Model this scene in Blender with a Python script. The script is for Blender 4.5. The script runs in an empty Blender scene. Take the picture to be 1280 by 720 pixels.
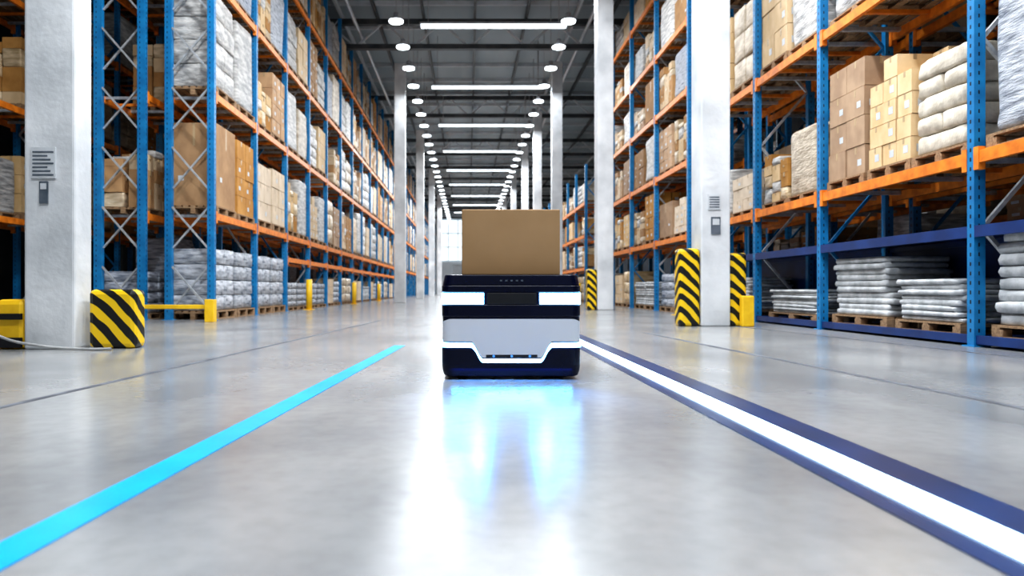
import bpy, bmesh, math, random
from mathutils import Vector, noise, Matrix
random.seed(7)
S=bpy.context.scene
COL=S.collection

# ------------------------------------------------------------ materials
def nodes(name):
    m=bpy.data.materials.new(name); m.use_nodes=True
    nt=m.node_tree; b=nt.nodes['Principled BSDF']
    return m,nt,b
def N(nt,t,**k):
    n=nt.nodes.new(t)
    for a,v in k.items(): setattr(n,a,v)
    return n
def mat(name,c1,c2=None,rough=.5,metal=0,scale=6,bump=0,bscale=None,spec=.5,stretch=None,detail=4,rand=0,rough2=None,coat=0):
    m,nt,b=nodes(name)
    L=nt.links
    if c2 is None: c2=c1
    tc=N(nt,'ShaderNodeTexCoord'); mp=N(nt,'ShaderNodeMapping')
    L.new(tc.outputs['Object'],mp.inputs[0])
    if stretch: mp.inputs['Scale'].default_value=stretch
    nz=N(nt,'ShaderNodeTexNoise'); nz.inputs['Scale'].default_value=scale; nz.inputs['Detail'].default_value=detail
    L.new(mp.outputs[0],nz.inputs['Vector'])
    cr=N(nt,'ShaderNodeValToRGB')
    cr.color_ramp.elements[0].position=.35; cr.color_ramp.elements[1].position=.65
    cr.color_ramp.elements[0].color=(*c1,1); cr.color_ramp.elements[1].color=(*c2,1)
    L.new(nz.outputs[0],cr.inputs[0])
    out=cr.outputs[0]
    if rand:
        oi=N(nt,'ShaderNodeObjectInfo'); mr=N(nt,'ShaderNodeMapRange')
        mr.inputs['To Min'].default_value=1-rand; mr.inputs['To Max'].default_value=1+rand*.3
        L.new(oi.outputs['Random'],mr.inputs['Value'])
        mr2=N(nt,'ShaderNodeMapRange'); mr2.inputs['To Min'].default_value=.7; mr2.inputs['To Max'].default_value=1.25
        ml=N(nt,'ShaderNodeMath',operation='MULTIPLY'); ml.inputs[1].default_value=7.31
        fr=N(nt,'ShaderNodeMath',operation='FRACT')
        L.new(oi.outputs['Random'],ml.inputs[0]); L.new(ml.outputs[0],fr.inputs[0]); L.new(fr.outputs[0],mr2.inputs['Value'])
        hs=N(nt,'ShaderNodeHueSaturation'); L.new(out,hs.inputs['Color']); L.new(mr.outputs[0],hs.inputs['Value']); L.new(mr2.outputs[0],hs.inputs['Saturation'])
        out=hs.outputs[0]
    L.new(out,b.inputs['Base Color'])
    b.inputs['Roughness'].default_value=rough; b.inputs['Metallic'].default_value=metal
    b.inputs['Specular IOR Level'].default_value=spec
    b.inputs['Coat Weight'].default_value=coat
    if rough2 is not None:
        mr=N(nt,'ShaderNodeMapRange'); mr.inputs['To Min'].default_value=rough; mr.inputs['To Max'].default_value=rough2
        mr.inputs['From Min'].default_value=.3; mr.inputs['From Max'].default_value=.7
        L.new(nz.outputs[0],mr.inputs['Value']); L.new(mr.outputs[0],b.inputs['Roughness'])
    if bump:
        n2=N(nt,'ShaderNodeTexNoise'); n2.inputs['Scale'].default_value=bscale or scale*3; n2.inputs['Detail'].default_value=5
        L.new(mp.outputs[0],n2.inputs['Vector'])
        bp=N(nt,'ShaderNodeBump'); bp.inputs['Strength'].default_value=bump; bp.inputs['Distance'].default_value=.02
        L.new(n2.outputs[0],bp.inputs['Height']); L.new(bp.outputs[0],b.inputs['Normal'])
    return m
def emis(name,c,s):
    m,nt,b=nodes(name)
    b.inputs['Base Color'].default_value=(*c,1); b.inputs['Emission Color'].default_value=(*c,1)
    b.inputs['Emission Strength'].default_value=s
    return m
M_blue=mat('rack_blue_paint',(.006,.15,.36),(.012,.22,.48),.4,scale=5,spec=.5)
M_orange=mat('rack_orange_paint',(.62,.155,.012),(.88,.27,.025),.42,scale=7)
M_galv=mat('galvanised_steel',(.45,.47,.5),(.62,.64,.66),.38,metal=.5,scale=12)
M_navy=mat('navy_steel_panel',(.005,.024,.11),(.008,.04,.17),.4,scale=3)
M_wood=mat('pallet_wood',(.20,.12,.065),(.38,.24,.13),.8,scale=5,stretch=(1,8,8),bump=.2)
M_kraft=mat('kraft_cardboard',(.42,.22,.085),(.56,.315,.13),.75,scale=3,rand=.35,bump=.08)
M_beige=mat('pale_carton',(.62,.45,.27),(.76,.58,.38),.7,scale=3,rand=.2,bump=.08)
M_tape=mat('packing_tape',(.40,.28,.15),(.46,.33,.19),.3)
M_wrap=mat('stretch_wrap_film',(.32,.31,.30),(.80,.77,.73),.28,scale=3.5,stretch=(1,1,4),bump=1,bscale=9,rand=.4,rough2=.5)
M_wrapg=mat('grey_stretch_wrap',(.20,.22,.26),(.56,.58,.63),.25,scale=4,stretch=(1,1,5),bump=1,bscale=12,rand=.2,rough2=.45)
M_wrapb=mat('wrapped_beige_goods',(.44,.32,.19),(.80,.65,.46),.35,scale=3,stretch=(1,1,3),bump=.9,bscale=8,rand=.35)
M_sack=mat('woven_white_sack',(.56,.47,.35),(.80,.70,.55),.75,scale=5,bump=.6,bscale=14,rand=.15)
M_sacky=mat('grey_paper_sheets',(.34,.35,.36),(.60,.61,.62),.6,scale=6,bump=.6,bscale=14,rand=.1)
M_conc=mat('painted_concrete',(.50,.515,.53),(.74,.75,.76),.7,scale=1.2,bump=.35,bscale=9,detail=9)
M_wall=mat('wall_panel',(.03,.035,.05),(.05,.06,.07),.7,scale=2)
M_wallend=mat('end_wall_paint',(.75,.8,.85),(.85,.88,.9),.6,scale=1)
M_ceil=mat('roof_deck',(.25,.30,.33),(.34,.39,.42),.6,scale=.5,stretch=(1,.1,1))
M_truss=mat('roof_steel',(.5,.53,.55),(.6,.62,.65),.5,scale=2)
M_trussd=mat('roof_steel_dark',(.04,.045,.05),(.08,.085,.09),.5,scale=2)
M_lampb=mat('lamp_housing',(.3,.3,.32),(.4,.4,.42),.4)
M_yel=mat('safety_yellow',(.80,.47,.01),(.9,.57,.02),.45,scale=6)
M_black=mat('black_plastic',(.004,.004,.006),(.008,.008,.01),.4)
M_sign=mat('sign_white',(.5,.52,.54),(.6,.62,.64),.5)
M_signd=mat('sign_ink',(.06,.08,.10),(.12,.14,.17),.5)
M_cable=mat('cable_grey',(.3,.3,.3),(.4,.4,.4),.5)
M_body=mat('robot_navy_gloss',(.001,.0025,.014),(.0015,.0035,.02),.25,scale=2,spec=.25)
M_white=mat('robot_white_shell',(.66,.67,.70),(.70,.71,.74),.35,scale=1)
M_led=emis('robot_led',(.22,.58,1.0),14)
M_ledb=emis('robot_led_blue',(.10,.40,1.0),.5)
M_lamp=emis('lamp_lens',(.88,.95,1.0),6)
M_tube=emis('lamp_tube',(.85,.94,1.0),3)
M_glow=emis('added_glow_pane',(.80,.92,1.0),1.5)  # emission added to brighten the far end wall
M_cyan=mat('cyan_floor_paint',(.0,.34,.78),(.003,.42,.88),.3,scale=3)
M_lineblue=mat('navy_floor_strip',(.004,.022,.085),(.009,.035,.13),.28,scale=3)
M_linewhite=emis('illuminated_floor_line',(.55,.78,1.0),5)
M_joint=mat('floor_joint_filler',(.06,.065,.08),(.13,.14,.16),.6,scale=4)
M_boxfront=mat('delivery_carton',(.38,.225,.10),(.44,.265,.125),.7,scale=2,bump=.05)

def stripes():
    m,nt,b=nodes('hazard_stripes'); L=nt.links
    tc=N(nt,'ShaderNodeTexCoord'); sp=N(nt,'ShaderNodeSeparateXYZ'); L.new(tc.outputs['Object'],sp.inputs[0])
    nz=N(nt,'ShaderNodeTexNoise'); nz.inputs['Scale'].default_value=3; L.new(tc.outputs['Object'],nz.inputs['Vector'])
    nm=N(nt,'ShaderNodeMath',operation='MULTIPLY'); nm.inputs[1].default_value=.12; L.new(nz.outputs[0],nm.inputs[0])
    ab=N(nt,'ShaderNodeMath',operation='ADD'); L.new(sp.outputs[0],ab.inputs[0]); L.new(sp.outputs[1],ab.inputs[1])
    w=N(nt,'ShaderNodeMath',operation='MULTIPLY'); w.inputs[1].default_value=.95; L.new(ab.outputs[0],w.inputs[0])
    ad=N(nt,'ShaderNodeMath',operation='ADD'); L.new(w.outputs[0],ad.inputs[0]); L.new(sp.outputs[2],ad.inputs[1])
    ad2=N(nt,'ShaderNodeMath',operation='ADD'); L.new(ad.outputs[0],ad2.inputs[0]); L.new(nm.outputs[0],ad2.inputs[1])
    ml=N(nt,'ShaderNodeMath',operation='MULTIPLY'); ml.inputs[1].default_value=4.6; L.new(ad2.outputs[0],ml.inputs[0])
    fr=N(nt,'ShaderNodeMath',operation='FRACT'); L.new(ml.outputs[0],fr.inputs[0])
    gt=N(nt,'ShaderNodeMath',operation='GREATER_THAN'); gt.inputs[1].default_value=.52; L.new(fr.outputs[0],gt.inputs[0])
    mx=N(nt,'ShaderNodeMix',data_type='RGBA'); L.new(gt.outputs[0],mx.inputs[0])
    mx.inputs[6].default_value=(.008,.008,.008,1); mx.inputs[7].default_value=(.85,.56,.01,1)
    L.new(mx.outputs[2],b.inputs['Base Color']); b.inputs['Roughness'].default_value=.4
    return m
M_haz=stripes()

def floor_mat():
    m,nt,b=nodes('polished_concrete'); L=nt.links
    tc=N(nt,'ShaderNodeTexCoord')
    mp=N(nt,'ShaderNodeMapping'); L.new(tc.outputs['Object'],mp.inputs[0])
    a=N(nt,'ShaderNodeTexNoise'); a.inputs['Scale'].default_value=.8; a.inputs['Detail'].default_value=8; a.inputs['Roughness'].default_value=.55
    c=N(nt,'ShaderNodeTexNoise'); c.inputs['Scale'].default_value=14; c.inputs['Detail'].default_value=6
    mp2=N(nt,'ShaderNodeMapping'); mp2.inputs['Scale'].default_value=(1.2,.6,1); L.new(tc.outputs['Object'],mp2.inputs[0])
    s=N(nt,'ShaderNodeTexNoise'); s.inputs['Scale'].default_value=.9; s.inputs['Detail'].default_value=5
    L.new(mp.outputs[0],a.inputs['Vector']); L.new(mp.outputs[0],c.inputs['Vector']); L.new(mp2.outputs[0],s.inputs['Vector'])
    cr=N(nt,'ShaderNodeValToRGB'); e=cr.color_ramp.elements
    e[0].position=.3; e[0].color=(.22,.225,.23,1); e[1].position=.68; e[1].color=(.35,.35,.345,1)
    L.new(a.outputs[0],cr.inputs[0])
    cr2=N(nt,'ShaderNodeValToRGB'); e=cr2.color_ramp.elements
    e[0].position=.36; e[0].color=(.66,.67,.69,1); e[1].position=.58; e[1].color=(1,1,1,1)
    L.new(s.outputs[0],cr2.inputs[0])
    mx=N(nt,'ShaderNodeMix',data_type='RGBA',blend_type='MULTIPLY'); mx.inputs[0].default_value=.9
    L.new(cr.outputs[0],mx.inputs[6]); L.new(cr2.outputs[0],mx.inputs[7])
    cr3=N(nt,'ShaderNodeValToRGB'); e=cr3.color_ramp.elements
    e[0].position=.3; e[0].color=(.9,.9,.9,1); e[1].position=.6; e[1].color=(1,1,1,1)
    L.new(c.outputs[0],cr3.inputs[0])
    mx2=N(nt,'ShaderNodeMix',data_type='RGBA',blend_type='MULTIPLY'); mx2.inputs[0].default_value=1
    L.new(mx.outputs[2],mx2.inputs[6]); L.new(cr3.outputs[0],mx2.inputs[7])
    L.new(mx2.outputs[2],b.inputs['Base Color'])
    mr=N(nt,'ShaderNodeMapRange'); mr.inputs['From Min'].default_value=.3; mr.inputs['From Max'].default_value=.7
    mr.inputs['To Min'].default_value=.27; mr.inputs['To Max'].default_value=.17
    L.new(a.outputs[0],mr.inputs['Value']); L.new(mr.outputs[0],b.inputs['Roughness'])
    b.inputs['IOR'].default_value=1.85
    bp=N(nt,'ShaderNodeBump'); bp.inputs['Strength'].default_value=.03; bp.inputs['Distance'].default_value=.01
    L.new(c.outputs[0],bp.inputs['Height']); L.new(bp.outputs[0],b.inputs['Normal'])
    return m
M_floor=floor_mat()

# ------------------------------------------------------------ mesh builder
class MB:
    def __init__(s): s.v=[];s.f=[];s.m=[];s.mats=[];s.sm=[]
    def mi(s,m):
        if m not in s.mats: s.mats.append(m)
        return s.mats.index(m)
    def box(s,x0,x1,y0,y1,z0,z1,m):
        i=len(s.v); k=s.mi(m)
        s.v+=[(x0,y0,z0),(x1,y0,z0),(x1,y1,z0),(x0,y1,z0),(x0,y0,z1),(x1,y0,z1),(x1,y1,z1),(x0,y1,z1)]
        for f in ((0,3,2,1),(4,5,6,7),(0,1,5,4),(1,2,6,5),(2,3,7,6),(3,0,4,7)):
            s.f.append([i+a for a in f]); s.m.append(k); s.sm.append(False)
    def bar(s,p,q,w,m,h=None):
        p=Vector(p);q=Vector(q);d=(q-p).normalized()
        up=Vector((0,0,1)) if abs(d.z)<.95 else Vector((0,1,0))
        a=d.cross(up).normalized()*w/2; b=d.cross(a).normalized()*(h or w)/2
        i=len(s.v);k=s.mi(m)
        for c in (p,q):
            for sa,sb in ((-1,-1),(1,-1),(1,1),(-1,1)): s.v.append(tuple(c+a*sa+b*sb))
        for f in ((0,3,2,1),(4,5,6,7),(0,1,5,4),(1,2,6,5),(2,3,7,6),(3,0,4,7)):
            s.f.append([i+t for t in f]); s.m.append(k); s.sm.append(False)
    def cyl(s,c,r,h,m,axis='z',n=20,r2=None):
        i=len(s.v);k=s.mi(m); r2=r if r2 is None else r2
        for t in range(2):
            rr=r if t==0 else r2
            for j in range(n):
                a=2*math.pi*j/n; u,w=rr*math.cos(a),rr*math.sin(a)
                if axis=='z': s.v.append((c[0]+u,c[1]+w,c[2]+t*h))
                elif axis=='x': s.v.append((c[0]+t*h,c[1]+u,c[2]+w))
                else: s.v.append((c[0]+u,c[1]+t*h,c[2]+w))
        for j in range(n):
            s.f.append([i+j,i+(j+1)%n,i+n+(j+1)%n,i+n+j]); s.m.append(k); s.sm.append(True)
        s.f.append([i+j for j in range(n)][::-1]); s.m.append(k); s.sm.append(False)
        s.f.append([i+n+j for j in range(n)]); s.m.append(k); s.sm.append(False)
    def blob(s,c,h,m,e=.3,nu=24,nv=12,amp=0,fr=2,seed=0,e2=None):
        i=len(s.v);k=s.mi(m); e2=e if e2 is None else e2
        f=lambda a,p: math.copysign(abs(a)**p,a)
        for a in range(nv+1):
            ph=-math.pi/2+math.pi*a/nv
            for b in range(nu):
                th=2*math.pi*(b+.5)/nu
                p=Vector((h[0]*f(math.cos(ph),e2)*f(math.cos(th),e),h[1]*f(math.cos(ph),e2)*f(math.sin(th),e),h[2]*f(math.sin(ph),e2)))
                if amp:
                    n=noise.noise_vector(Vector((p.x*fr+seed,p.y*fr,p.z*fr*1.5)))
                    t=Vector((n.x,n.y,n.z if p.z>0 else 0))*amp
                    p+=t
                    if a==0: p.z=-h[2]
                s.v.append((c[0]+p.x,c[1]+p.y,max(c[2]-h[2],c[2]+p.z)))
        for a in range(nv):
            for b in range(nu):
                s.f.append([i+a*nu+b,i+a*nu+(b+1)%nu,i+(a+1)*nu+(b+1)%nu,i+(a+1)*nu+b]); s.m.append(k); s.sm.append(True)
    def mesh(s,name,bevel=0):
        me=bpy.data.meshes.new(name); me.from_pydata(s.v,[],s.f)
        for m in s.mats: me.materials.append(m)
        for p,k,q in zip(me.polygons,s.m,s.sm): p.material_index=k; p.use_smooth=q
        if bevel:
            bm=bmesh.new(); bm.from_mesh(me)
            ed=[e for e in bm.edges if len(e.link_faces)==2 and e.calc_face_angle(0)>1.2 and not e.link_faces[0].smooth]
            bmesh.ops.bevel(bm,geom=ed,offset=bevel,segments=2,affect='EDGES',profile=.5,clamp_overlap=True)
            bm.to_mesh(me); bm.free()
        me.update(); return me
    def obj(s,name,loc=(0,0,0),parent=None,bevel=0):
        o=bpy.data.objects.new(name,s.mesh(name,bevel)); COL.objects.link(o); o.location=loc
        if parent: o.parent=parent
        return o
def empty(name,loc=(0,0,0)):
    o=bpy.data.objects.new(name,None); COL.objects.link(o); o.location=loc; o.empty_display_size=.2; return o

# ------------------------------------------------------------ room
H=12.6
def room():
    b=MB(); b.box(-15,15,-12,106,-.2,0,M_floor); b.obj('floor')
    b=MB(); b.box(-15,15,-12,106,H,H+.2,M_ceil); b.obj('ceiling')
    b=MB(); b.box(-15.3,-15,-12,106.3,-.2,H+.2,M_wall)
    for i in range(24): b.box(-15,-14.85,-10+i*4.9,-9.8+i*4.9,0,H,M_trussd)
    b.obj('wall_left')
    b=MB(); b.box(15,15.3,-12,106.3,-.2,H+.2,M_wall)
    for i in range(24): b.box(14.85,15,-10+i*4.9,-9.8+i*4.9,0,H,M_trussd)
    b.obj('wall_right')
    b=MB(); b.box(-15,15,106,106.3,-.2,H+.2,M_wallend); b.obj('wall_end')
    b=MB(); b.box(-2.4,2.4,105.85,105.99,0,4.5,M_galv)
    for i in range(9): b.box(-2.3,2.3,105.8,105.9,.08+i*.5,.5+i*.5,M_sign)
    b.obj('door_1')
    b=MB(); b.box(-4.6,4.6,105.9,105.98,5.0,11.5,M_glow)  # added glowing panes, make the end of the hall bright
    for i in range(7): b.box(-4.6+i*1.5,-4.5+i*1.5,105.84,105.9,5.0,11.5,M_truss)
    for i in range(4): b.box(-4.6,4.6,105.84,105.9,5.0+i*2.13,5.1+i*2.13,M_truss)
    b.obj('added_glow_window_1')
    b=MB()
    for i in range(44):
        y=-8+i*2.6
        b.box(-14.9,14.9,y-.04,y+.04,H-.18,H-.001,M_truss)
    for x in (-12.5,-10,-7.5,-5.4,-3.9,-1.9,.3,2.5,4.6,6.1,8.5,11):
        b.box(x-.05,x+.05,-11,105.9,H-.4,H-.19,M_trussd if int(abs(x)*10)%2 else M_truss)
    b.obj('roof_purlins')
    for i in range(10):
        y=-6+i*11.6+.5
        b=MB()
        b.box(-14.9,14.9,y-.12,y+.12,H-1.7,H-1.5,M_trussd); b.box(-14.9,14.9,y-.12,y+.12,H-.65,H-.42,M_trussd)
        for j in range(12):
            x=-14.6+j*2.45
            b.bar((x,y,H-1.6),(x+1.2,y,H-.5),.09,M_truss); b.bar((x+1.2,y,H-.5),(x+2.4,y,H-1.6),.09,M_truss)
        b.obj('roof_truss')
    b=MB(); 
    for x in (-4.6,4.95): b.cyl((x,-10,H-1.1),.08,115,M_galv,'y',12)
    b.obj('sprinkler_pipe')
room()

def quad_strip(name,pts,w,m,z=.004):
    b=MB(); k=b.mi(m)
    p,q=[Vector((*t,0)) for t in pts]; d=(q-p).normalized(); n=Vector((-d.y,d.x,0))*w/2
    base=[p-n,p+n,q+n,q-n]
    for zz in (0.0005,z): b.v+=[(v.x,v.y,zz) for v in base]
    for f in ((0,1,2,3),(4,7,6,5),(0,4,5,1),(1,5,6,2),(2,6,7,3),(3,7,4,0)): b.f.append(list(f)); b.m.append(k); b.sm.append(False)
    return b.obj(name)
quad_strip('cyan_floor_line',[(-1.135,0),(-.73,7.3)],.12,M_cyan)
b=MB()
b.box(1.13,1.50,-2,9.5,.0005,.004,M_lineblue); b.box(1.215,1.335,-2,9.5,.004,.009,M_linewhite)
b.obj('illuminated_floor_guide')
quad_strip('floor_joint',[(-2.62,0),(-1.7,13.2)],.05,M_joint,.002)
quad_strip('floor_joint',[(3.0,0),(2.45,9.5)],.06,M_joint,.002)
quad_strip('floor_joint',[(4.9,5.5),(4.2,13)],.05,M_joint,.002)

# ------------------------------------------------------------ pillars
def pillar(x0,x1,y0,y1,guards=None):
    b=MB(); b.box(x0,x1,y0,y1,0,H-1.7,M_conc); o=b.obj('concrete_pillar',bevel=.025); return o
pillar(-4.44,-3.93,6.82,7.14)
for y in (11.1,20,30.8,39.4,48,60,75): pillar(3.79,4.27,y,y+.5)
for y in (31,44,58,74): pillar(-3.35,-2.85,y,y+.5)

def guard(x0,x1,y0,y1,h,m=M_haz):
    b=MB(); b.box(-(x1-x0)/2,(x1-x0)/2,-(y1-y0)/2,(y1-y0)/2,0,h,m)
    o=b.obj('column_protector',((x0+x1)/2,(y0+y1)/2,0.001),bevel=.05); return o
guard(-3.86,-3.38,6.93,7.18,.60)
o=guard(-4.75,-4.45,6.84,7.15,.5,M_yel)
b=MB(); b.box(-4.75,-4.46,6.80,6.835,.02,.12,M_black); b.box(-4.75,-4.46,6.80,6.835,.3,.36,M_black); b.obj('column_protector_band')
guard(3.44,3.78,11.1,11.4,1.27)
guard(4.28,4.56,11.15,11.5,1.2)
b=MB(); b.box(4.42,4.62,11.0,11.13,0.001,.5,M_yel); b.obj('yellow_floor_bumper',bevel=.02)
guard(3.5,3.78,20,20.4,1.2); guard(3.5,3.78,30.8,31.2,1.2)
b=MB(); b.box(-4.355,-4.115,6.803,6.819,1.71,2.02,M_sign)
for i in range(7): b.box(-4.34,-4.13-.03*(i%3),6.8,6.803,1.735+i*.038,1.752+i*.038,M_signd)
b.obj('pillar_notice')
b=MB(); b.box(-4.275,-4.19,6.803,6.819,1.46,1.68,M_signd); b.box(-4.262,-4.203,6.8,6.803,1.6,1.66,M_sign); b.obj('pillar_label')
b=MB(); b.box(3.9,4.1,11.08,11.099,1.9,2.15,M_sign)
for i in range(5): b.box(3.92,4.08,11.077,11.08,1.93+i*.04,1.95+i*.04,M_signd)
b.obj('pillar_notice')
b=MB(); b.box(3.95,4.1,11.08,11.099,1.5,1.78,M_signd); b.box(3.97,4.08,11.077,11.08,1.65,1.75,M_sign); b.obj('pillar_label')
def curve(name,pts,r,m):
    c=bpy.data.curves.new(name,'CURVE'); c.dimensions='3D'; c.bevel_depth=r; c.bevel_resolution=3
    sp=c.splines.new('BEZIER'); sp.bezier_points.add(len(pts)-1)
    for q,p in zip(sp.bezier_points,pts): q.co=p; q.handle_left_type=q.handle_right_type='AUTO'
    c.materials.append(m); o=bpy.data.objects.new(name,c); COL.objects.link(o); return o
curve('power_cable',[(-5.2,6.75,.5),(-4.9,6.7,.35),(-4.55,6.65,.14),(-4.15,6.65,.05),(-3.75,6.68,.018),(-3.5,6.7,.018)],.014,M_cable)
b=MB()
b.box(-4.85,-4.68,12.55,12.72,0,.42,M_yel); b.box(-6.9,-6.74,12.55,12.72,0,.42,M_yel)
b.box(-6.74,-4.85,12.6,12.67,.24,.32,M_yel)
b.obj('yellow_guard_rail',bevel=.012)

# ------------------------------------------------------------ racks
def rack(name,xf,xb,ys,levels,height,extra_blue=None,endx=True,beammat=M_orange,levels2=None,postw=.12):
    b=MB(); s=1 if xb>xf else -1
    pw=postw; pd=.1
    for i,y in enumerate(ys):
        for x in (xf,xb-s*pw):
            a,c=sorted((x,x+s*pw))
            b.box(a,c,y-pd/2,y+pd/2,0.012,height,M_blue)
            b.box(a-.03,c+.03,y-.09,y+.09,0.0,.012,M_blue)
            if y<22:
                zz=.15
                while zz<min(height,9):
                    b.box(a+.045,a+.06,y-pd/2-.001,y-pd/2,zz,zz+.04,M_black)
                    xs=xf-s*.001
                    if x==xf: b.box(min(xf,xs),max(xf,xs),y-.01,y+.01,zz,zz+.04,M_black)
                    zz+=.1
        z=.25; k=0; xa,xc=xf+s*pw,xb-s*pw
        step=.62 if (i==0 and endx) else 1.0
        th=.034
        while z+step<height:
            if i==0 and endx:
                b.bar((xa,y-.03,z),(xc,y-.03,z+step*1.3),th,M_galv); b.bar((xc,y+.02,z),(xa,y+.02,z+step*1.3),th,M_galv)
                z+=step*1.9
            else:
                p,q=(xa,xc) if k%2 else (xc,xa)
                b.bar((p,y,z),(q,y,z+step),.04,M_galv if i%2 else M_blue); z+=step
            k+=1
    for i in range(len(ys)-1):
        y0,y1=ys[i]+pd/2,ys[i+1]-pd/2
        for z in (levels2 if (levels2 and i>=2) else levels):
            for x in (xf,xb-s*.06):
                a,c=sorted((x,x+s*.06))
                b.box(a,c,y0,y1,z-.13,z,beammat)
                a2=a-.008 ; c2=c+.008
                b.box(a2,c2,y0,y0+.07,z-.2,z+.04,beammat); b.box(a2,c2,y1-.07,y1,z-.2,z+.04,beammat)
            n=5
            for j in range(n):
                yy=y0+.25+(y1-y0-.5)*j/(n-1)
                b.box(min(xf,xb)+.06,max(xf,xb)-.06,yy-.03,yy+.03,z-.06,z-.005,beammat if j%2 else M_galv)
        if extra_blue:
            z=extra_blue
            for x in (xf,xb-s*.06):
                a,c=sorted((x,x+s*.06)); b.box(a,c,y0,y1,z-.12,z,M_navy)
            b.box(min(xf,xb)+.06,max(xf,xb)-.06,y0,y1,z-.05,z-.01,M_navy)
            b.box(min(xf,xb)+.06,max(xf,xb)-.12,y0,y1,.05,.1,M_navy)
            a,c=sorted((xf+s*.02,xf+s*.08)); b.box(a,c,y0,y1,.03,.12,M_navy)
            a,c=sorted((xb-s*.02,xb)); b.box(a,c,y0,y1,.12,z-.12,M_navy)
    return b.obj(name)
def ysx(a,b_,n): return [a+(b_-a)*i/n for i in range(n+1)]
YA=ysx(13.5,48.6,13)
YB=ysx(50.5,104,19)
YR1=[4.2,7.2,10.32,12.65,15.3]
YR2=ysx(16.5,28.2,4)
YR3=ysx(31,104,26)
LL=[2.12,4.5,6.8,9.1]
RL=[2.05,4.45,6.85,9.2]
R2L=[1.95,3.75,5.5,7.2,9.0]
R3L=[1.6,3.1,4.6]
rack('pallet_rack',-5.0,-5.98,YA,LL,11.3,levels2=[1.5]+LL,postw=.14)
rack('pallet_rack',-6.36,-7.38,YA,LL,11.3,postw=.16)
rack('pallet_rack',-9.6,-10.7,ysx(8,35,10),LL,11.3)
rack('pallet_rack',-5.0,-5.98,YB,LL,11.0,endx=False)
rack('pallet_rack',5.3,6.4,YR1,RL,11.3,extra_blue=1.27)
rack('pallet_rack',6.7,7.8,YR1,[1.1]+RL,11.3)
rack('pallet_rack',5.3,6.4,YR2,R2L,10.2,endx=False)
rack('pallet_rack',6.7,7.8,YR2,R2L,10.2,endx=False)
rack('pallet_rack',5.3,6.4,YR3,R3L,6.3,endx=False)
rack('pallet_rack',10.4,11.5,ysx(5,35,10),RL,11.3)
for (x,y) in ((-4.7,49.2),(-4.7,20.2),(4.95,16.0),(4.95,30.5),(-4.72,28.3),(-4.7,36)):
    b=MB(); b.cyl((0,0,0.0),.09,.9,M_yel,'z',16); b.box(-.14,.14,-.14,.14,0,.015,M_yel); b.obj('yellow_bollard',(x,y,0))

# ------------------------------------------------------------ loads
def pallet(b,w=1.2,d=1.0):
    for x in (-d/2,-.05,d/2-.1): 
        b.box(x,x+.1,-w/2,w/2,0,.02,M_wood)
        for y in (-w/2,-.07,w/2-.14): b.box(x,x+.1,y,y+.14,.02,.095,M_wood)
    for y in (-w/2,-.05,w/2-.1): b.box(-d/2,d/2,y,y+.1,.095,.115,M_wood)
    n=7
    for i in range(n):
        x=-d/2+(d-.1)*i/(n-1); b.box(x,x+.1,-w/2,w/2,.115,.14,M_wood)
def cartons(nx,ny,nz,h,m,w=1.14,d=.96,tape=True,seed=0,missing=0):
    r=random.Random(seed); b=MB(); pallet(b,w+.04,d+.04)
    dx,dy,dz=d/nx,w/ny,h/nz
    for k in range(nz):
        for i in range(nx):
            for j in range(ny):
                if k==nz-1 and r.random()<missing: continue
                jx,jy=r.uniform(-.01,.01),r.uniform(-.01,.01)
                x0=-d/2+i*dx+.008+jx; y0=-w/2+j*dy+.008+jy; z0=.141+k*dz
                b.box(x0,x0+dx-.018,y0,y0+dy-.018,z0,z0+dz-.008,m)
                if tape:
                    b.box(x0-.0015,x0+dx-.0165,y0+dy/2-.03,y0+dy/2+.02,z0+dz*.72,z0+dz-.007,M_tape)
                    b.box(x0+dx/2-.03,x0+dx/2+.02,y0-.0015,y0+dy-.0165,z0+dz*.72,z0+dz-.007,M_tape)
                if r.random()<.6:
                    ly=y0+dy*.18; lz=z0+dz*.3
                    b.box(x0-.002,x0,ly,ly+.12,lz,lz+.09,M_sign); b.box(x0+dx-.018,x0+dx-.016,ly,ly+.12,lz,lz+.09,M_sign)
                    b.box(x0+dx*.15,x0+dx*.15+.12,y0-.002,y0,lz,lz+.09,M_sign)
    return b
def mixed(h,seed,w=1.14,d=.96):
    r=random.Random(seed); b=MB(); pallet(b)
    ms=[M_kraft,M_beige,M_kraft,M_wrapb,M_wrap,M_beige]
    ny=3; ys=[-w/2,-w/2+w*r.uniform(.26,.4),-w/2+w*r.uniform(.6,.72),w/2]
    for i in range(2):
        xm=r.uniform(-.08,.08); x0,x1=((-d/2,xm-.01),(xm+.01,d/2))[i]
        for j in range(3):
            z=.141; top=.141+h*r.uniform(.62,1)
            while z<top-.12:
                dz=r.uniform(.2,.5); dz=min(dz,top-z); m=r.choice(ms)
                a,c=ys[j]+r.uniform(.005,.03),ys[j+1]-r.uniform(.005,.03)
                if m in (M_wrapb,M_wrap):
                    b.blob(((x0+x1)/2,(a+c)/2,z+dz/2),((x1-x0)/2,(c-a)/2,dz/2),m,e=.15,nu=24,nv=8,amp=.025,fr=5,seed=seed+z,e2=.2)
                else:
                    b.box(x0+r.uniform(0,.02),x1-r.uniform(0,.02),a,c,z,z+dz-.004,m)
                    my=(a+c)/2; b.box(x0-.001,x1+.001,my-.025,my+.025,z+dz*.7,z+dz-.003,M_tape)
                z+=dz
    return b
def wrapped(h,m,seed,w=1.12,d=.94,e=.16,amp=.05):
    b=MB(); pallet(b)
    b.blob((0,0,.141+h/2),(d/2,w/2,h/2),m,e=e,nu=48,nv=22,amp=amp,fr=2.6,seed=seed,e2=.12)
    return b
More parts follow.
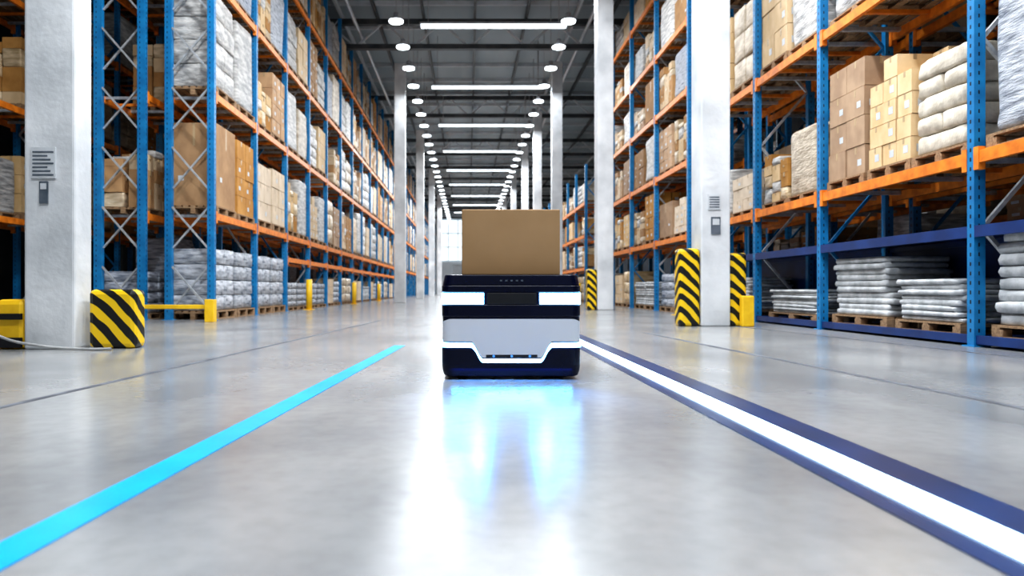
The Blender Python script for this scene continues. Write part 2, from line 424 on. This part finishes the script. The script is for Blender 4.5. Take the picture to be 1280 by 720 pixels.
def wrapped_cartons(h,m,seed,nz=4,w=1.12,d=.94):
    r=random.Random(seed); b=MB(); pallet(b)
    for k in range(nz):
        dz=h/nz; g=r.uniform(0,.03)
        for j in range(2):
            b.blob((r.uniform(-.01,.01),(-.25+.5*j)*w,.141+dz*(k+.5)),(d/2-g,w/4,dz/2),m,e=.1,nu=32,nv=8,amp=.025,fr=4,seed=seed+k*3+j,e2=.12)
    return b
def sacks(n,h,seed,w=1.1,d=.92,m=M_sack):
    r=random.Random(seed); b=MB(); pallet(b); dz=h/n
    for k in range(n):
        z=.141+dz*(k+.5)-.0
        if k%2:
            for j in (-1,1): b.blob((r.uniform(-.02,.02),j*w/4,z),(d/2,w/4+.01,dz/2+.004),m,e=.22,nu=32,nv=10,amp=.035,fr=5,seed=seed+k+j,e2=.28)
        else:
            for j in (-1,1): b.blob((j*d/4,r.uniform(-.02,.02),z),(d/4+.01,w/2,dz/2+.004),m,e=.22,nu=32,nv=10,amp=.035,fr=5,seed=seed+k+j,e2=.28)
    return b
def flats(n,h,seed,m,w=1.3,d=.95,pal=True):
    r=random.Random(seed); b=MB(); pallet(b,w,d); dz=h/n
    for k in range(n):
        ww=w/2-r.uniform(0,.09); 
        b.blob((r.uniform(-.03,.02),r.uniform(-.04,.04),.141+dz*(k+.5)),(d/2-.02,ww,dz/2+.002),m,e=.1,nu=40,nv=8,amp=.022,fr=6,seed=seed+k*2,e2=.2)
    return b
V={}
def reg(k,name,b,bevel=0,h=1): V[k]=(name,b.mesh(name,bevel),h)
reg('k1','carton_pallet',cartons(1,1,1,1.45,M_kraft,seed=1),.006,1.59)
reg('k2','carton_pallet',cartons(2,2,4,1.6,M_kraft,seed=2),.006,1.74)
reg('k3','carton_pallet',cartons(2,3,5,1.3,M_beige,seed=3,missing=.3),.005,1.44)
reg('k4','carton_pallet',cartons(2,2,3,1.1,M_beige,seed=4),.006,1.24)
reg('k5','carton_pallet',cartons(2,3,4,1.5,M_kraft,seed=14,missing=.4),.005,1.64)
reg('m1','mixed_goods_pallet',mixed(1.7,31),0,1.84)
reg('m2','mixed_goods_pallet',mixed(1.5,47),0,1.64)
reg('m3','mixed_goods_pallet',mixed(1.6,58),0,1.74)
reg('w1','wrapped_pallet',wrapped(1.75,M_wrap,3),0,1.9)
reg('w2','wrapped_pallet',wrapped(1.35,M_wrap,9),0,1.5)
reg('w3','wrapped_pallet',wrapped_cartons(1.6,M_wrap,5,4),0,1.74)
reg('w4','wrapped_pallet',wrapped_cartons(1.2,M_wrapb,6,3),0,1.34)
reg('w5','wrapped_pallet',wrapped(1.6,M_wrapb,15),0,1.74)
reg('w6','wrapped_pallet',wrapped(1.9,M_wrapg,21,amp=.06),0,2.05)
reg('s1','sack_pallet',sacks(5,1.15,2),0,1.3)
reg('f1','flat_pack_stack',flats(10,.78,3,M_sacky),0,.93)
reg('f2','flat_pack_stack',flats(8,.55,8,M_sacky),0,.7)
reg('f3','flat_pack_stack',flats(8,.98,12,M_sacky),0,1.13)
reg('g1','wrapped_pallet',wrapped_cartons(1.0,M_wrapg,26,4),0,1.15)
keys=['k1','k2','k3','k4','k5','m1','m2','m3','m1','w1','w2','w3','w4','w5','w1','w3','w5','w6','k4']
def put(k,x,y,z,sz=1,sy=1,sx=.96,rot=0,parent=None):
    nm,me,h=V[k]
    o=bpy.data.objects.new(nm,me); COL.objects.link(o); o.location=(x,y,z+.002); o.scale=(sx,sy,sz); o.rotation_euler[2]=rot
    if parent: o.parent=parent
    return o
far=empty('stored_pallet_goods')
def fill(x,ys,levels,height,top,par=None,p_empty=.08,skip=(),lo=.55):
    for i in range(len(ys)-1):
        L=ys[i+1]-ys[i]-.14; n=2
        for li,z in enumerate(levels):
            if (i,li) in skip: continue
            zt=(levels[li+1]-.2 if li+1<len(levels) else z+top)
            av=min(zt-z-.08, 2.15)
            for j in range(n):
                if random.random()<p_empty: continue
                k=random.choice(keys); h=V[k][2]
                tgt=random.uniform(lo,.97)*av
                sc=min(max(tgt/h,.55),1.3)
                if h*sc>av: sc=av/h
                w=L/n; y=ys[i]+.07+w*(j+.5)
                put(k,x,y,z,sc,min(1.05,(w-.04)/1.2),.95,random.choice((0,math.pi)),par)
xl=-5.5; xr=5.85
fill(xl,YA[:4],LL,11,1.9,None,.0,skip={(0,0),(0,1)},lo=.7)
put('k1',xl,YA[0]+.72,2.12,1.15,.98); put('k2',xl,YA[0]+2.0,2.12,1.02,.98)
put('w3',xl,YA[0]+.72,4.5,1.18,.98); put('w1',xl,YA[0]+2.0,4.5,1.08,.98)
fill(xl,YA[3:],LL,11,1.9,far,.02,lo=.7)
fill(xl,YB,LL,11,1.9,far,.02,lo=.7)
fill(-6.87,YA[:7],LL,11,1.9,far,.2)
fill(-10.15,ysx(8,35,10),LL,11,1.9,far,.15)
for i in range(0,4):
    for j in range(2): 
        put('g1',xl,YA[i]+.72+j*1.27,.0,1.25 if i<2 else .7,.98)
for i in range(0,7):
    for j in range(2):
        put(random.choice(('g1','w6','k4')),-6.87,YA[i]+.72+j*1.27,.0,.85,.98,.96,0,far)
for i in range(4,13):
    for j in range(2):
        put(random.choice(('g1','f1','w4','k4')),xl,YA[i]+.72+j*1.27,.0,.8,.98,.96,0,far)
z=2.05
put('w6',xr,6.45,z,1.02,1.0,1.0); put('w6',xr,5.05,z,1.0,1.0,1.0)
put('s1',xr,7.80,z,.98,.78); put('k3',xr,8.74,z,1.06,.76); put('k2',xr,9.74,z,1.0,.80)
put('w5',xr,11.0,z,.66,.85); put('m2',xr,11.98,z,.62,.8); put('k4',xr,13.4,z,.62,.9); put('w2',xr,14.55,z,.7,.9)
fill(xr,YR1,RL[1:],11,1.9,None,.05)
fill(7.25,YR1,[1.1]+RL,11,1.9,far,.35)
put('f3',xr,6.35,.1,.98,1.05); put('f3',xr,4.95,.1,.98,.95)
put('f2',xr,8.05,.1,.9,.88); put('f1',xr,9.45,.1,1.02,1.02); put('f2',xr,11.4,.1,.72,1.3); put('f1',xr,13.9,.1,.8,1.2)
fill(xr,YR2,R2L,10,1.4,far,.05); fill(7.25,YR2,R2L,10,1.4,far,.3); fill(xr,YR3,R3L,6,1.3,far,.05)
fill(10.95,ysx(5,35,10),RL,11,1.9,far,.25)
for ys in (YR2,YR3):
    for i in range(len(ys)-1):
        for j in range(2): put(random.choice(('g1','f1','w4','k4')),xr,ys[i]+.78+j*1.3,.0,.9,.98,.96,0,far)

# ------------------------------------------------------------ robot
RX,RY=.29,4.53
rob=empty('delivery_robot',(RX,RY,0))
HW,HD,RC=.465,.58,.07
def rr(hw,hd,rc,n=8,yc=.58):
    pts=[]
    for cx,cy,a0 in ((hw-rc,hd-rc,0),(-hw+rc,hd-rc,90),(-hw+rc,-hd+rc,180),(hw-rc,-hd+rc,270)):
        for i in range(n+1):
            a=math.radians(a0+90*i/n); pts.append((cx+rc*math.cos(a),yc+cy+rc*math.sin(a)))
    return pts
def loft(name,secs,m,parent):
    b=MB();k=b.mi(m); n=None
    for (z,ins) in secs:
        p=rr(HW-ins,HD-ins,max(.02,RC-ins*.4)); n=len(p); b.v+=[(x,y,z) for x,y in p]
    for s in range(len(secs)-1):
        for j in range(n):
            b.f.append([s*n+j,s*n+(j+1)%n,(s+1)*n+(j+1)%n,(s+1)*n+j]); b.m.append(k); b.sm.append(False)
    b.f.append(list(range(n))[::-1]); b.f.append([(len(secs)-1)*n+j for j in range(n)])
    b.m+=[k,k]; b.sm+=[False,False]
    o=b.obj(name,(0,0,0),parent); return o
loft('chassis',[(.02,.03),(.028,.014),(.06,.004),(.10,.0),(.20,.0),(.215,.004),(.42,.004),(.425,0),(.495,0),(.50,.004),(.582,.004),(.586,0),(.622,0),(.626,.004),(.629,.004)],M_body,rob)
loft('deck',[(.6292,.008),(.632,.006),(.636,.006),(.692,.018),(.698,.022),(.70,.04)],M_body,rob)
def path(off,side=.45,n=8):
    pts=[]; hw,hd,rc=HW+off,HD+off,RC+off
    yc=.58
    pts.append((-hw,side)); 
    for i in range(n+1):
        a=math.radians(180+90*i/n); pts.append((-hw+rc+rc*math.cos(a),yc-hd+rc+rc*math.sin(a)))
    m=60
    for i in range(1,m): 
        t=i/m; pts.append(((-hw+rc)+(2*(hw-rc))*t,yc-hd))
    for i in range(n+1):
        a=math.radians(270+90*i/n); pts.append((hw-rc+rc*math.cos(a),yc-hd+rc+rc*math.sin(a)))
    pts.append((hw,side)); return pts
def strip(name,zlo,zhi,m,t=.006,x0=-9,x1=9,base=-.008,side=.45):
    pi,po=path(base,side),path(t,side); b=MB();k=b.mi(m); idx=[]
    for (xi,yi),(xo,yo) in zip(pi,po):
        if xo<x0 or xo>x1: continue
        a,c=zlo(xo),zhi(xo)
        idx.append(len(b.v)); b.v+=[(xi,yi,a),(xo,yo,a),(xo,yo,c),(xi,yi,c)]
    for p,q in zip(idx[:-1],idx[1:]):
        for u,w in ((0,1),(1,2),(2,3),(3,0)):
            b.f.append([p+u,q+u,q+w,p+w]); b.m.append(k); b.sm.append(False)
    b.f.append([idx[0]+i for i in range(4)]); b.f.append([idx[-1]+i for i in (3,2,1,0)]); b.m+=[k,k]; b.sm+=[False,False]
    return b.obj(name,(0,0,0),rob)
def U(x):
    a=abs(x); 
    t=min(max((a-.19)/.08,0),1); t=t*t*(3-2*t)
    return .128+.108*t
def topc(x):
    a=max(abs(x)-.40,0); return .405-a*a*6
strip('front_panel',lambda x:U(x)+.020,topc,M_white,.003,x0=-.456,x1=.456,side=.2)
strip('led_accent',lambda x:U(x)-.013 if abs(x)<.25 else U(x)-.020,lambda x:U(x)+.012,M_led,.004,side=.3)
strip('light_bar_left',lambda x:.503,lambda x:.578,M_led,.002,x1=-.172,side=.3)
strip('light_bar_right',lambda x:.503,lambda x:.578,M_led,.002,x0=.172,side=.3)
b=MB(); b.box(-.17,.17,-.004,.02,.15,.168,M_black)
for x in (-.12,0,.12): b.cyl((x,-.012,.159),.008,.01,M_ledb,'y',12)
b.obj('sensor_slot',(0,0,0),rob)
b=MB(); b.box(-.165,.165,-.001,.02,.503,.578,M_black); b.obj('camera_window',(0,0,0),rob,bevel=.004)
b=MB()
for i,x in enumerate((-.07,-.035,0,.035,.07)): b.box(x-.008,x+.008,.008,.03,.655,.665,M_signd)
b.obj('front_badge',(0,0,0),rob)
b=MB()
for x in (-.36,.30):
    for y in (.15,.95): b.cyl((x,y,.062),.062,.06,M_black,'x',20)
b.obj('wheels',(0,0,0),rob)
def area(name,loc,rot,sx,sy,e,c=(.85,.93,1),parent=None,shape='RECTANGLE'):
    l=bpy.data.lights.new(name,'AREA'); l.shape=shape; l.size=sx; l.size_y=sy; l.energy=e; l.color=c
    o=bpy.data.objects.new(name,l); COL.objects.link(o); o.location=loc; o.rotation_euler=rot
    if parent:o.parent=parent
    return o
area('added_blue_strip',(0,-.012,.085),(math.radians(-25),0,0),.8,.02,3,(.05,.32,1),rob)  # added blue light for the floor glow under the bumper
for x in (-.22,.22):
    l=bpy.data.lights.new('added_blue_spot','SPOT'); l.energy=90; l.color=(.02,.28,1); l.spot_size=math.radians(62); l.spot_blend=1; l.shadow_soft_size=.04  # added blue spots, cast the blue pool ahead of the robot
    o=bpy.data.objects.new('added_blue_spot',l); COL.objects.link(o); o.parent=rob; o.location=(x,-.05,.5); o.rotation_euler=(math.radians(-52),0,0)
car=empty('cardboard_box',(RX+.003,RY+.13,.7005))
b=MB(); w,d,h=.335,.27,.447
b.box(-w,w,0,2*d,0,h,M_boxfront)
b.obj('carton_body',(0,0,0),car,bevel=.006)
b=MB(); b.box(-w+.003,w-.003,d-.03,d+.03,h,h+.001,M_tape)
b.obj('tape',(0,0,0),car)

# ------------------------------------------------------------ lamps
def pendant(x,y,z,light):
    b=MB(); b.cyl((0,0,.02),.26,.1,M_lampb,'z',20,.16); b.cyl((0,0,.12),.09,.16,M_lampb,'z',14)
    b.cyl((0,0,-.03),.24,.05,M_lamp,'z',20); b.cyl((0,0,.28),.012,H-z-.28-.19,M_lampb,'z',6)
    o=b.obj('high_bay_lamp',(x,y,z))
    if light: area('lamp_light',(0,0,-.05),(0,0,0),.45,.45,light,(.90,.95,1),o,'DISK')
for i in range(42):
    y=1+i*2.42
    e=0
    if i%2==0: e=470 if y<14 else 75
    pendant(-2.4,y,9.55,e); pendant(3.35,y,9.55,e)
EN={-2:600,-1:450,0:330,1:520,2:800}
for i in range(-2,9):
    y=1+2.42*(9.5+3*i)
    b=MB(); b.box(-2.6,2.6,-.08,.08,0,.08,M_lampb); b.box(-2.55,2.55,-.1,.1,-.09,0,M_tube)
    for x in (-2.3,2.3): b.cyl((x,0,.08),.012,H-9.9-.08-.4,M_lampb,'z',6)
    o=b.obj('linear_ceiling_light',(.9,y,9.9))
    area('tube_light',(0,0,-.12),(0,0,0),5,.3,EN.get(i,1150),(.90,.95,1),o)
for (x,y) in ((.5,3),(.5,-8)):
    area('added_overhead_fill',(x,y,12.3),(0,0,0),3,5,500,(.92,.96,1))  # added fill light above the frame, no skylight in the roof

w=bpy.data.worlds.new('World'); S.world=w; w.use_nodes=True
w.node_tree.nodes['Background'].inputs[0].default_value=(.88,.94,1,1); w.node_tree.nodes['Background'].inputs[1].default_value=.38

cam=bpy.data.cameras.new('Camera'); co=bpy.data.objects.new('Camera',cam); COL.objects.link(co)
co.location=(0,0,.6); co.rotation_euler=(math.radians(90),0,0)
cam.lens=24; cam.sensor_width=36; cam.shift_x=55/1280; cam.shift_y=2/1280; cam.clip_end=300
cam.dof.use_dof=True; cam.dof.focus_distance=5.2; cam.dof.aperture_fstop=1.8
S.camera=co
S.view_settings.view_transform='Standard'
S.view_settings.look='Medium High Contrast'
S.view_settings.exposure=-.35
